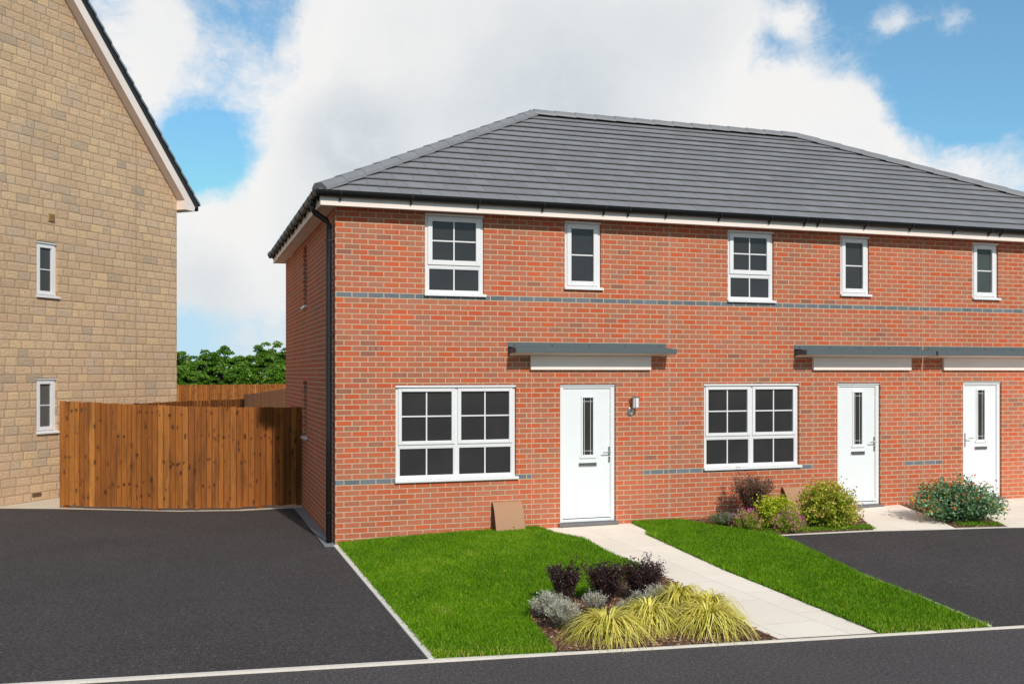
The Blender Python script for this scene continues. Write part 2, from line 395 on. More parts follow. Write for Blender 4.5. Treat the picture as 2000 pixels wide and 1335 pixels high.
def kerbY(X): return -5.867 - .1168 * X     # back edge of the road
sheet('ground', [(-400, -400), (400, -400), (400, 600), (-400, 600)], -.06, M['dirt'])
sheet('road', [(-60, kerbY(-60)), (60, kerbY(60)), (60, -70), (-60, -70)], 0.0, M['road'])
sheet('kerb', [(-40, kerbY(-40)), (16, kerbY(16)), (16, kerbY(16) + .045), (5.5, kerbY(5.5) + .03), (1.2, kerbY(1.2) + .03), (0.9, kerbY(.9) + .055), (-40, kerbY(-40) + .075)], .018, M['kerb'], skirt=.05)
sheet('driveway', [(-16, kerbY(-16) + .07), (-.05, kerbY(0) + .07), (-.05, -.12), (-.17, -.12), (-.17, 4.05), (-1.07, 3.97), (-2.09, 4.2), (-4.07, 5.2), (-5.15, 5.62), (-9, 6.5), (-16, 7)], .006, M['asphalt'])
sheet('kerb', [(-.055, kerbY(0) + .06), (.02, kerbY(0) + .06), (.03, -.02), (-.04, -.1)], .022, M['kerb'], skirt=.05)
sheet('path', [(2.85, 0.0), (4.6, 0.0), (4.25, kerbY(4.25) + .025), (3.02, kerbY(3.02) + .025)], .012, M['slab'], skirt=.05)
lawn1 = [(0.03, -.01), (3.0, -.01), (3.06, -.6), (3.26, -1.14), (3.22, -1.7), (3.2, -2.3), (3.25, -2.7), (3.27, -3.4), (2.6, -3.75), (2.0, -4.1), (1.4, -4.25), (1.2, -4.73), (1.1, -5.35), (1.02, kerbY(1.02) + .035), (.0, kerbY(0) + .06)]
sheet('lawn', lawn1, .022, M['turf'], skirt=.05)
bed1 = [(1.02, kerbY(1.02) + .025), (1.1, -5.35), (1.2, -4.73), (1.4, -4.25), (2.0, -4.1), (2.6, -3.75), (3.27, -3.4), (3.28, -3.7), (3.13, -5.0), (3.06, -5.75), (3.08, kerbY(3.08) + .025)]
sheet('flower_bed', bed1, .016, M['soil'])
lawn2 = [(4.52, -.01), (5.35, -.01), (5.45, -.5), (5.65, -1.1), (6.0, -1.66), (5.76, -3.01), (5.52, -4.14), (5.41, -5.21), (5.18, kerbY(5.18) + .03), (4.07, kerbY(4.07) + .025), (4.12, -5.31), (4.14, -4.45), (4.13, -3.5), (4.19, -2.23), (4.27, -1.04), (4.44, -.69)]
sheet('lawn', lawn2, .022, M['turf'], skirt=.05)
sheet('driveway', [(6.02, -1.68), (5.80, -3.01), (5.57, -4.14), (5.46, -5.21), (5.23, kerbY(5.23) + .05), (16, kerbY(16) + .05), (16, -3.85), (9.77, -2.38), (7.48, -1.86)], .006, M['asphalt'])
sheet('kerb', [(5.99, -1.62), (6.02, -1.67), (7.48, -1.85), (9.77, -2.37), (16, -3.84), (16, -3.78), (9.77, -2.31), (7.48, -1.79)], .012, M['kerb'], skirt=.05)
sheet('kerb', [(5.53, -4.14), (5.575, -4.14), (5.47, -5.21), (5.24, kerbY(5.24) + .06), (5.18, kerbY(5.18) + .06), (5.42, -5.21)], .022, M['kerb'], skirt=.05)
bed2 = [(5.35, -.01), (8.52, -.01), (7.54, -1.80), (6.02, -1.62), (5.65, -1.1), (5.45, -.5)]
sheet('flower_bed', bed2, .014, M['soil'])
sheet('path', [(8.52, 0.0), (9.5, 0.0), (8.75, -2.10), (7.54, -1.82)], .014, M['slab'], skirt=.05)
bed3 = [(9.5, -.01), (10.45, -.01), (9.55, -2.28), (8.77, -2.10)]
sheet('flower_bed', bed3, .010, M['soil'])
sheet('path', [(10.45, 0.0), (16, 0.0), (16, -3.78), (9.55, -2.28)], .014, M['slab'], skirt=.05)
# pale concrete apron at the foot of the fence and the stone house
sheet('path', [(-.17, 4.03), (-1.07, 3.95), (-2.09, 4.17), (-4.07, 5.16), (-5.15, 5.58), (-9, 6.4), (-9, 8), (-5, 12), (-1, 12), (0, 8.0), (0, 4.03)], .000, M['apron'])

# ------------------------------------------------------------------ grass blades, chips
def sample_poly(poly, n):
    P = np.array(poly); x0, y0 = P.min(0); x1, y1 = P.max(0); out = []
    tot = 0
    while tot < n:
        q = rng.uniform((x0, y0), (x1, y1), size=(n, 2)); ins = np.zeros(n, bool)
        for (ax, ay), (bx, by) in zip(P, np.roll(P, -1, 0)):
            c = ((ay > q[:, 1]) != (by > q[:, 1])) & (q[:, 0] < (bx - ax) * (q[:, 1] - ay) / (by - ay + 1e-12) + ax); ins ^= c
        out.append(q[ins]); tot += ins.sum()
    return np.concatenate(out)[:n]
def smooth_noise(x, y, s, seed):
    r = np.random.default_rng(seed); v = 0
    for _ in range(7):
        a = r.uniform(0, 2 * np.pi); k = s * r.uniform(.5, 1.8); v = v + np.sin((x * np.cos(a) + y * np.sin(a)) * k + r.uniform(0, 6.28))
    return v / 7
def grass(poly, n, name, label, cat, hmin=.022, hmax=.052):
    q = sample_poly(poly, n); x, y = q[:, 0], q[:, 1]; z = gnp(x, y) + .02
    # distance to road edge: shorter and paler, and ragged outline everywhere
    x = x + rng.normal(0, .012, n); y = y + rng.normal(0, .012, n); y = np.minimum(y, -.015)
    h = rng.uniform(hmin, hmax, n) * (1 + .25 * smooth_noise(x, y, 5, 3)); a = rng.uniform(0, 2 * np.pi, n)
    lean = rng.uniform(.1, .75, n) * h; w = rng.uniform(.0022, .0042, n)
    b = rng.uniform(0, 2 * np.pi, n)
    B = np.stack([x, y, z], 1); S = np.stack([np.cos(a), np.sin(a), 0 * a], 1) * w[:, None]
    T = B + np.stack([np.cos(b) * lean, np.sin(b) * lean, h], 1)
    Mid = B + np.stack([np.cos(b) * lean * .35, np.sin(b) * lean * .35, h * .6], 1)
    V = np.stack([B - S, B + S, Mid + S * .8, T, Mid - S * .8], 1).reshape(-1, 3)
    i = np.arange(n)[:, None] * 5
    F1 = np.concatenate([i, i + 1, i + 2, i + 4], 1)
    t = rng.uniform(0, .8, n) + .25 * smooth_noise(x, y, 2.2, 9) + .22 * smooth_noise(x, y, 9, 4)
    edge = np.exp(-(y - (-5.867 - .1168 * x)) / .16); t = np.where(rng.uniform(size=n) < .05 + .5 * edge, rng.uniform(.9, 1.0, n), t)
    # 4-gon + tip as second quad made degenerate-free (triangle) -> use quads only
    F2 = np.concatenate([i + 4, i + 2, i + 3], 1)
    me = bpy.data.meshes.new(name); me.vertices.add(len(V)); me.vertices.foreach_set('co', V.astype(np.float32).ravel())
    loops = np.concatenate([F1, F2], 1).ravel().astype(np.int32); me.loops.add(len(loops)); me.loops.foreach_set('vertex_index', loops)
    st = (np.arange(n)[:, None] * 7 + np.array([[0, 4]])).ravel().astype(np.int32); me.polygons.add(2 * n); me.polygons.foreach_set('loop_start', st)
    try: me.polygons.foreach_set('loop_total', np.tile([4, 3], n).astype(np.int32))
    except Exception: pass
    at = me.attributes.new('tone', 'FLOAT', 'POINT'); at.data.foreach_set('value', np.repeat(np.clip(t, 0, 1), 5).astype(np.float32))
    me.update(calc_edges=True)
    return tag(link(name, me, M['blade']), label, cat, kind='stuff')
grass(lawn1, 210000, 'grass', 'mown green grass in front of the wide ground floor window', 'grass')
grass(lawn2, 110000, 'grass', 'strip of mown green grass between the paved path and the right driveway', 'grass')
grass([(5.5, -.75), (5.75, -.9), (6.05, -1.5), (7.6, -1.78), (7.7, -1.5), (6.3, -1.3)], 5000, 'grass', 'thin rough grass along the edge of the planted bed by the wall', 'grass', .015, .035)
grass([(8.9, -2.05), (9.5, -2.22), (9.62, -2.05), (9.3, -1.85), (9.0, -1.8)], 800, 'grass', 'tuft of rough grass under the orange flowered bush', 'grass', .012, .04)
def chips(poly, n, off, label):
    q = sample_poly(poly, n); P = np.stack([q[:, 0], q[:, 1], gnp(q[:, 0], q[:, 1]) + off + rng.uniform(0, .012, n)], 1)
    D = rng.normal(size=(n, 3)); D[:, 2] *= .25; V, F = leaf_quads(P, D, rng.uniform(.018, .055, n), rng.uniform(.008, .02, n))
    t = np.repeat(rng.uniform(0, 1, n) ** 1.3, 4); return tag(mesh_np('wood_chips', V, F, t, M['chip']), label, 'mulch', kind='stuff')
chips(bed1, 7000, .020, 'brown bark mulch under the purple, silver and yellow plants')
chips(bed2, 5000, .018, 'brown bark mulch under the shrubs against the brick wall')
chips(bed3, 1500, .014, 'brown bark mulch under the orange flowered bush')

# ------------------------------------------------------------------ generic building parts
def hole_wall(mb, u0, u1, z0, z1, holes, dep, T):
    us = sorted({u0, u1, *[h[0] for h in holes], *[h[1] for h in holes]}); zs = sorted({z0, z1, *[h[2] for h in holes], *[h[3] for h in holes]})
    for a, b in zip(us, us[1:]):
        for c, d in zip(zs, zs[1:]):
            mu, mz = (a + b) / 2, (c + d) / 2
            if any(h[0] < mu < h[1] and h[2] < mz < h[3] for h in holes): continue
            mb.face([T(a, 0, c), T(b, 0, c), T(b, 0, d), T(a, 0, d)])
    for a, b, c, d in holes:
        for p in (((a, c), (a, d)), ((b, c), (b, d)), ((a, c), (b, c)), ((a, d), (b, d))):
            (ua, za), (ub, zb) = p; mb.face([T(ua, 0, za), T(ub, 0, zb), T(ub, dep, zb), T(ua, dep, za)])

def frame_ring(mb, x0, x1, z0, z1, w, y0, y1):
    mb.box(x0, x0 + w, y0, y1, z0, z1); mb.box(x1 - w, x1, y0, y1, z0, z1)
    mb.box(x0 + w, x1 - w, y0, y1, z0, z0 + w); mb.box(x0 + w, x1 - w, y0, y1, z1 - w, z1)

def window(parent, loc, rz, w, h, kind, glassm='glass', y=.045, sillw=None, label=None):
    """local x right, y into the wall, z up; opening w x h"""
    fr = MB(); F = .055; D0, D1 = y, y + .065
    frame_ring(fr, .004, w - .004, .004, h - .004, F, D0, D1)
    sashes = []; panes = []; bars = MB()
    if kind == 'single':
        sashes = [(F - .01, w - F + .01, F - .01, h - F + .01)]; grids = [(1, 2)]; fixed = []
    else:
        tz = .50 if kind == 'wide' else .42
        fr.box(F, w - F, D0 + .002, D1, tz - .03, tz + .03)
        if kind == 'wide':
            c = w / 2; fr.box(c - .03, c + .03, D0 + .001, D1, F, h - F)
            sashes = [(F - .01, c - .02, tz + .012, h - F + .01), (c + .02, w - F + .01, tz + .012, h - F + .01)]
            fixed = [(F, c - .03, F, tz - .03), (c + .03, w - F, F, tz - .03)]
        else:
            sashes = [(F - .01, w - F + .01, tz + .012, h - F + .01)]; fixed = [(F, w - F, F, tz - .03)]
        grids = [(2, 2)] * len(sashes)
    # small drip head above
    fr.box(0.0, w, y - .038, y - .001, h - .036, h - .006)
    o = fr.build('window', M['upvc'], parent, bevel=.004); o.location = loc; o.rotation_euler = (0, 0, rz)
    if label: o['label'] = label
    for (a, b, c, d), (nx, nz) in zip(sashes, grids):
        s = MB(); S = .052 if kind == 'wide' else .07; frame_ring(s, a, b, c, d, S, y - .016, y - .001 + .03); s.build('sash', M['upvc'], o, bevel=.006)
        a, b, c, d = a + S, b - S, c + S, d - S
        MB().box(a - .004, b + .004, y + .022, y + .03, c - .004, d + .004).build('pane', M[glassm], o)
        bb = MB()
        for i in range(1, nx): q = a + (b - a) * i / nx; bb.box(q - .0095, q + .0095, y + .010, y + .0215, c, d)
        for i in range(1, nz): q = c + (d - c) * i / nz; bb.box(a, b, y + .0085, y + .0212, q - .0095, q + .0095)
        bb.build('glazing_bar', M['upvc'], o)
    for a, b, c, d in fixed:
        bd = MB(); frame_ring(bd, a, b, c, d, .016, y + .006, y + .03); bd.build('glazing_bead', M['upvc'], o, bevel=.003)
        a, b, c, d = a + .016, b - .016, c + .016, d - .016
        MB().box(a - .004, b + .004, y + .024, y + .032, c - .004, d + .004).build('pane', M[glassm], o)
        q = (a + b) / 2; MB().box(q - .0095, q + .0095, y + .012, y + .0235, c, d).build('glazing_bar', M['upvc'], o)
    s = MB(); s.prism([(y - .001, .03), (-.045, .012), (-.045, -.02), (y - .001, -.012)], -.012, w + .03, 'x'); s.build('sill', M['upvc'], o, bevel=.003)
    return o

def door(parent, x0, z0, w, h, hinge='left'):
    y = .05
    leafm = MB(); F = .062
    lx0, lx1, lz0, lz1 = F + .004, w - F - .004, .075, h - F - .004
    # leaf with an opening for the glass strip
    gx0, gx1 = .43 * w - .005, .61 * w + .005; gz0, gz1 = 1.03, 1.90
    T = lambda u, d, z: (u, y + .012 + d, z)
    hole_wall(leafm, lx0, lx1, lz0, lz1, [(gx0, gx1, gz0, gz1)], .03, T)
    for q in ((lx0, lx0), (lx1, lx1)): leafm.face([T(q[0], 0, lz0), T(q[0], 0, lz1), T(q[0], .04, lz1), T(q[0], .04, lz0)])
    leafm.face([T(lx0, 0, lz0), T(lx1, 0, lz0), T(lx1, .04, lz0), T(lx0, .04, lz0)])
    # raised trim lines of the moulded panels
    for (a, b, c, d) in ((lx0 + .07, gx0 - .05, 1.955, 1.960), (gx1 + .05, lx1 - .07, 1.955, 1.960), (lx0 + .07, lx1 - .07, .335, .340)):
        leafm.box(a, b, y + .0105, y + .0125, c, d)
    # glass surround moulding
    frame_ring(leafm, gx0 - .022, gx1 + .022, gz0 - .022, gz1 + .022, .024, y - .002, y + .0135)
    leafm.box(gx0 - .045, gx1 + .045, y - .006, y + .0125, gz0 - .048, gz0 - .0225)
    # weather bar
    leafm.prism([(y + .0115, .125), (y - .02, .095), (y - .02, .082), (y + .0115, .082)], lx0, lx1, 'x')
    d = leafm.build('front_door', M['door'], parent); d.location = (x0, 0, z0)
    fr = MB(); fr.box(.003, F, y - .01, y + .07, .02, h - .003); fr.box(w - F, w - .003, y - .01, y + .07, .02, h - .003); fr.box(F, w - F, y - .01, y + .07, h - F, h - .003)
    fr.box(F, w - F, y - .006, y + .07, .022, .066); fr.box(.0, w, y - .03, y - .0105, h - .03, h - .006)
    for a, b in ((F, F + .01), (w - F - .01, w - F)): fr.box(a, b, y - .001, y + .011, .067, h - F - .001)
    fr.build('frame', M['door'], d, bevel=.004)
    gp = MB().box(gx0 - .002, gx1 + .002, y + .03, y + .036, gz0 - .002, gz1 + .002).build('glazing', M['doorglass'], d)
    ld = MB(); yy = y + .022
    for q in (gx0 + .036, gx1 - .036): ld.box(q - .004, q + .004, yy, yy + .0075, gz0, gz1)
    for q in (gz0 + .06, gz1 - .06): ld.box(gx0, gx1, yy - .001, yy + .0065, q - .004, q + .004)
    ld.build('leaded_strip', M['ledcame'], d)
    lb = MB(); bx0 = .355 * w; bx1 = .675 * w; bz = .885
    frame_ring(lb, bx0, bx1, bz - .028, bz + .028, .007, y - .004, y + .0115); lb.box(bx0 + .007, bx1 - .007, y + .003, y + .0113, bz - .021, bz + .021)
    lb.build('letterbox', M['chrome'], d, bevel=.003)
    hx = w - .085 if hinge == 'left' else .085; sgn = -1 if hinge == 'left' else 1; hz = 1.03
    hd = MB(); hd.box(hx - .014, hx + .014, y - .001, y + .0118, hz - .12, hz + .12)
    hd.tube([(hx, y - .001, hz + .035), (hx, y - .045, hz + .035), (hx + sgn * .02, y - .052, hz + .035), (hx + sgn * .125, y - .052, hz + .032)], .009, 8)
    hd.tube([(hx, y - .001, hz - .04), (hx, y - .012, hz - .04)], .014, 10)
    hd.build('handle', M['chrome'], d, bevel=.003)
    MB().box(-.03, w + .03, -.055, y + .05, -.028, .019).build('threshold', M['sill'], d, bevel=.004)
    return d

# ------------------------------------------------------------------ red brick terrace
H = empty('terraced_house'); tag(H, 'long red brick terraced house with a hipped grey tile roof and three white doors', 'house')
W1 = (.85, 2.655, .86, 2.228); W2 = (5.777, 7.525, .885, 2.232)
U = [(1.277, 2.158, 3.525, 4.70, 'two'), (3.425, 4.016, 3.672, 4.69, 'single'), (6.202, 7.042, 3.545, 4.68, 'two'), (8.318, 8.89, 3.69, 4.68, 'single'), (11.04, 11.60, 3.695, 4.68, 'single')]
DD = [(3.352, 4.258, .128, 2.232, 'left'), (8.262, 9.115, .178, 2.236, 'left'), (10.836, 11.676, .202, 2.252, 'right')]
XE = 15.45; YB = 7.2; WT = 4.712
wl = MB()
holes = [W1, W2] + [u[:4] for u in U] + [(d[0], d[1], d[2] - .02, d[3]) for d in DD]
hole_wall(wl, 0, XE, -.15, WT, holes, .12, lambda u, d, z: (u, d, z))
SW = [(3.43, 3.97, 3.55, 4.60), (3.43, 3.97, 1.27, 2.26)]
hole_wall(wl, 0, YB, -.15, WT, SW, .17, lambda u, d, z: (d, u, z))
wl.face([(XE, 0, -.15), (XE, YB, -.15), (XE, YB, WT), (XE, 0, WT)]); wl.face([(0, YB, -.15), (XE, YB, -.15), (XE, YB, WT), (0, YB, WT)])
wl.build('brick_wall', M['brick'], H)
for x, z0, z1 in ((5.158, -.05, WT), (9.979, -.05, WT), (2.895, -.05, 2.44), (4.729, -.05, 2.44), (7.798, -.05, 2.44), (9.608, -.05, 2.44), (10.388, -.05, 2.44)):
    MB().box(x - .0045, x + .0045, -.0025, .004, z0, z1).build('movement_joint', M['mortar'], H)
window(H, (W1[0], 0, W1[2]), 0, W1[1] - W1[0], W1[3] - W1[2], 'wide')
window(H, (W2[0], 0, W2[2]), 0, W2[1] - W2[0], W2[3] - W2[2], 'wide')
for a, b, c, d, k in U: window(H, (a, 0, c), 0, b - a, d - c, k, glassm='frost' if a > 11 else 'glass', y=.03)
for a, b, c, d in SW: window(H, (0, b, c), R(-90), b - a, d - c, 'single', 'frost', y=.105)
for x0, x1, z0, z1, hg in DD: door(H, x0, z0, x1 - x0, z1 - z0, hg)
def canopy(x0, x1, fx0, fx1):
    p = .32; c = MB()
    c.box(x0, x1, -.006, .002, 2.70, 2.853)                                   # flashing upstand
    c.face([(x0, -.0065, 2.79), (x1, -.0065, 2.79), (x1 + .02, -p, 2.765), (x0 + .02, -p, 2.765)])
    c.box(x0 + .02, x1 + .02, -p - .006, -p, 2.693, 2.766)                      # front fascia lip
    c.box(x0 + .012, x0 + .02, -p - .004, -.006, 2.69, 2.768); c.box(x1 + .012, x1 + .02, -p - .004, -.006, 2.69, 2.768)
    o = c.build('door_canopy', M['lead'], H, bevel=.003)
    s = MB(); s.prism([(-.006, 2.68), (-p, 2.715), (-p, 2.704), (-.006, 2.655)], x0 + .021, x1 + .0115, 'x'); s.build('soffit', M['soffit'], o)
    b = MB().box(fx0, fx1, -.055, -.001, 2.447, 2.659); b.build('fascia_board', M['canopybox'], o, bevel=.003)
    for i in range(5):
        x = x0 + .1 + (x1 - x0 - .2) * i / 4; MB().tube([(x, -.006, 2.815), (x, -.012, 2.815)], .009, 6).build('fixing_screw', M['black'], o)
canopy(2.528, 5.11, 2.868, 4.833); canopy(7.427, 9.96, 7.765, 9.703); canopy(10.0, 12.6, 10.385, 12.33)
# eaves
EO = .235
MB().box(-EO, XE + EO, -EO, -EO + .02, 4.692, 4.858).build('fascia', M['fascia'], H)
MB().box(-EO, -EO + .02, -EO + .021, YB + EO, 4.692, 4.858).build('fascia', M['fascia'], H)
MB().box(-EO, XE + EO, YB + EO - .02, YB + EO, 4.70, 4.84).build('fascia', M['fascia'], H)
sf = MB()
for x in ((-EO + .021, XE + EO, -EO + .021, -.001), (-EO + .021, -.001, .0, YB + EO - .021), (0, XE + EO, YB + .001, YB + EO - .021)): sf.box(x[0], x[1], x[2], x[3], 4.7135, 4.722)
for k in (4.1,): sf.box(-EO + .022, -.002, k, k + .03, 4.709, 4.7134)
sf.build('soffit', M['soffit'], H)
for x in (4.98, 9.93): MB().box(x, x + .012, -EO - .003, -EO - .0005, 4.702, 4.84).build('fascia_joint', M['fascia'], H)
# roof
roof_e = .28; EZ = 4.862
A0, A1 = (-roof_e, -roof_e), (15.72, -roof_e); RL, RR = (4.18, 3.6, 7.215), (9.92, 3.6, 7.215); YBK = 2 * 3.6 + roof_e
rf = MB()
def roof_plane(P0, P1, Q0, Q1, ncourse, lift=.040, uoff=0.0):
    P0, P1, Q0, Q1 = map(Vector, (P0, P1, Q0, Q1)); e = (P1 - P0).normalized(); 
    nrm = e.cross((Q0 - P0)).normalized(); nrm = nrm if nrm.z > 0 else -nrm
    up = nrm.cross(e); up = up if up.z > 0 else -up
    for i in range(ncourse):
        t0, t1 = i / ncourse, min(1, (i + 1.12) / ncourse)
        a, b = P0.lerp(Q0, t0) + nrm * lift, P1.lerp(Q1, t0) + nrm * lift
        c, d = P1.lerp(Q1, t1) + nrm * .006, P0.lerp(Q0, t1) + nrm * .006
        fu = lambda v: (v - P0).dot(e) / .29 + .5 * (i % 2) + uoff
        rf.face([a, b, c, d], [(fu(a), i + .1), (fu(b), i + .1), (fu(c), i + .9), (fu(d), i + .9)])
        dn = nrm * -.015
        rf.face([a + dn, b + dn, b, a], [(fu(a), i + .1)] * 4)
L4 = (-roof_e, -roof_e, EZ); R4 = (15.72, -roof_e, EZ); BL = (-roof_e, YBK, EZ); BR = (15.72, YBK, EZ)
roof_plane(L4, R4, RL, RR, 16); roof_plane(BL, L4, RL, (RL[0] + .001, RL[1], RL[2]), 16); roof_plane(BR, BL, RR, RL, 16); roof_plane(R4, BR, (RR[0] - .001, RR[1], RR[2]), RR, 16)
RF = rf.build('roof', M['tile'], H)
def caps(A, B, n, name):
    A, B = Vector(A), Vector(B); d = (B - A).normalized(); s = d.cross(Vector((0, 0, 1))).normalized(); u = s.cross(d).normalized(); mb = MB(); L = (B - A).length
    prof = [(-.135, -.045), (-.125, .0), (-.062, .062), (.062, .062), (.125, .0), (.135, -.045)]
    for i in range(n):
        a = A + d * (L * i / n + .006); b = A + d * (L * (i + 1) / n + .012)
        for (p, q) in zip(prof, prof[1:]):
            P = lambda o, pr, lf: o + s * pr[0] + u * (pr[1] + lf * .6)
            mb.face([P(a, p, .024), P(a, q, .024), P(b, q, .006), P(b, p, .006)])
        mb.face([a + s * p[0] + u * (p[1] + .0144) for p in prof])
    mb.build(name, M['cap'], RF)
hl = lambda p: (p[0], p[1], p[2] + .03)
caps((-roof_e + .02, -roof_e + .02, EZ + .045), hl(RL), 14, 'hip_tiles'); caps((15.72, -roof_e, EZ + .03), hl(RR), 16, 'hip_tiles'); caps(hl(RL), hl(RR), 14, 'ridge_tiles'); caps(BL, hl(RL), 14, 'hip_tiles'); caps(BR, hl(RR), 14, 'hip_tiles')
# gutters
def gutter(pts, name='gutter'):
    mb = MB(); pts = [Vector(p) for p in pts]; r = .052; k = 9
    for A, B in zip(pts, pts[1:]):
        d = (B - A).normalized(); s = Vector((0, 0, 1)).cross(d)
        for (ra) in (r, r - .004):
            for j in range(k):
                t0, t1 = math.pi * j / k, math.pi * (j + 1) / k
                P = lambda o, t: o + s * math.cos(t) * ra + Vector((0, 0, -math.sin(t) * ra * 1.6))
                mb.face([P(A, t0), P(B, t0), P(B, t1), P(A, t1)])
        for sg in (1, -1):
            mb.face([A + s * sg * r, B + s * sg * r, B + s * sg * (r - .006) + Vector((0, 0, .004)), A + s * sg * (r - .006) + Vector((0, 0, .004))])
        for o in (A, B): mb.face([o + s * math.cos(math.pi * j / k) * r + Vector((0, 0, -math.sin(math.pi * j / k) * r * 1.6)) for j in range(k + 1)])
    return mb.build(name, M['gutter'], H, smooth=False)
gy = -EO - .056; GZ = 4.884
gf = gutter([(-EO - .06, gy, GZ), (15.7, gy, GZ)]); gs = gutter([(gy, -EO - .06, GZ), (gy, YB + EO + .06, GZ)])
def bracket(par, pos, ang):
    mb = MB(); k = 8; r = .0545
    for j in range(k):
        t0, t1 = math.pi * j / k, math.pi * (j + 1) / k
        for xa in (-.012, .012):
            pass
        p = [(math.cos(t) * r, -math.sin(t) * r * 1.6) for t in (t0, t1)]; q = [(math.cos(t) * (r + .006), -math.sin(t) * (r + .006) * 1.6) for t in (t0, t1)]
        mb.prism([p[0], p[1], q[1], q[0]], -.013, .013, 'x')
    mb.prism([(.049, .0), (.0555, .0), (.0555, -.13), (.045, -.125), (.02, -.09)], -.010, .010, 'x')
    o = mb.build('bracket', M['black'], par); o.location = pos; o.rotation_euler = (0, 0, ang); return o
b0 = bracket(gf, (.03, gy, GZ), 0)
for x in (1.02, 2.0, 2.98, 3.95, 4.35, 4.98, 5.9, 6.8, 7.45, 7.7, 8.6, 9.5, 10.4, 11.15, 11.4, 12.3):
    c = b0.copy(); COL.objects.link(c); c.parent = gf; c.location = (x, gy, GZ)
for y in (-.1, .35, .9, 1.5, 2.1, 2.7, 3.2, 3.4, 3.9, 4.5, 5.1, 5.7, 6.3, 6.9, 7.3):
    c = b0.copy(); COL.objects.link(c); c.parent = gs; c.location = (gy, y, GZ); c.rotation_euler = (0, 0, R(-90))
# downpipe with swan neck
PY = .17; PX = -.068
dp = MB(); k = 14; rr = .040
dp.tube([(gy, PY - .02, GZ - .05), (gy, PY - .02, GZ - .15)], rr + .006, k)
dp.tube([(gy, PY - .02, GZ - .14), (gy, PY - .02, GZ - .20), (gy + .02, PY - .015, GZ - .235), (PX - .03, PY, GZ - .345), (PX, PY, GZ - .40), (PX, PY, 3.9), (PX, PY, 2.9), (PX, PY, 1.6), (PX, PY, .012)], rr, k)
DP = dp.build('downpipe', M['black'], H, smooth=True)
for z in (4.26, 2.93, 1.68, .44):
    c = MB().tube([(PX, PY, z - .012), (PX, PY, z + .012)], rr + .008, k); c.box(PX, -.001, PY - .05, PY + .05, z - .008, z + .008); c.build('pipe_clip', M['black'], DP)
MB().tube([(PX, PY, 2.58), (PX, PY, 2.66)], rr + .005, k).build('pipe_collar', M['black'], DP)
# wall lamp beside the first door
lp = MB(); lx = 4.505; lz = 1.808; pl = []
for j in range(16): t = 2 * math.pi * j / 16; pl.append((lx + .052 * math.cos(t), lz + .066 * math.sin(t)))
lp.prism([(a, b) for a, b in pl], -.022, -.0005, 'y')
LP = lp.build('wall_lamp', M['chrome'], H, bevel=.004)
MB().tube([(lx, -.02, lz + .02), (lx + .03, -.075, lz + .055), (lx + .045, -.085, lz + .062)], .009, 8).build('arm', M['chrome'], LP)
gx, gyy = lx + .045, -.095
MB().tube([(gx, gyy, lz + .065), (gx, gyy, lz + .225)], .047, 16).build('lamp_glass', M['lampglass'], LP, smooth=False)
cp = MB(); cp.tube([(gx, gyy, lz + .225), (gx, gyy, lz + .235)], .066, 16); cp.tube([(gx, gyy, lz + .052), (gx, gyy, lz + .066)], .05, 16)
for t in (0, 2.1, 4.2): cp.tube([(gx + .05 * math.cos(t), gyy + .05 * math.sin(t), lz + .06), (gx + .05 * math.cos(t), gyy + .05 * math.sin(t), lz + .23)], .0035, 5)
cp.build('lamp_cap', M['chrome'], LP)
MB().tube([(lx + .008, -.021, lz - .022), (lx + .008, -.034, lz - .022)], .014, 10).build('sensor', M['upvc'], LP)

# gas meter boxes against the wall
def meter(x0, w, z0, h, label):
    e = empty('gas_meter_box', (x0, 0, z0)); tag(e, label, 'meter box', 'gas meter boxes against the brick wall')
    prof = [(-.006, h), (-.05, h - .004), (-.095, h - .05), (-.13, h - .10), (-.17, h - .2), (-.205, h - .31), (-.23, h - .40)]
    lid = [(a, b) for a, b in prof]; lid += [(a + .014, b - .008) for a, b in reversed(prof[1:])] + [(-.006, h - .012)]
    l = MB().prism(lid, .0, w, 'x'); l.build('lid', M['meter'], e, bevel=.004)
    MB().tube([(w * .6, -.217, h - .352), (w * .6, -.224, h - .354)], .008, 8).build('lock', M['black'], e)
    b = MB().prism([(-.004, h - .02), (-.07, h - .04), (-.10, h - .09), (-.185, h - .32), (-.20, -.06), (-.004, -.06)], .012, w - .012, 'x'); b.build('body', M['meterdark'], e)
    return e
meter(2.275, .445, .06, .455, 'brown gas meter box standing clear on the left lawn under the wide window')
meter(7.18, .46, .10, .455, 'brown gas meter box half hidden behind the golden shrub')

# channel drain at the foot of the side wall
dr = empty('drain_channel', (-.09, 2, 0)); tag(dr, 'grey slotted metal drain channel along the foot of the side wall', 'drain')
m_ = MB(); m_.box(-.08, .088, -2.12, 2.04, -.05, .004); o = m_.build('channel', M['mortar'], dr)
m_ = MB(); y = -2.105
while y < 2.02: m_.box(-.066, .082, y, y + .028, .0045, .014); y += .036
for x in (-.068, -.03, .008, .046, .083): m_.box(x - .003, x + .003, -2.11, 2.03, .0045, .0155)
m_.build('grating', M['galv'], dr)

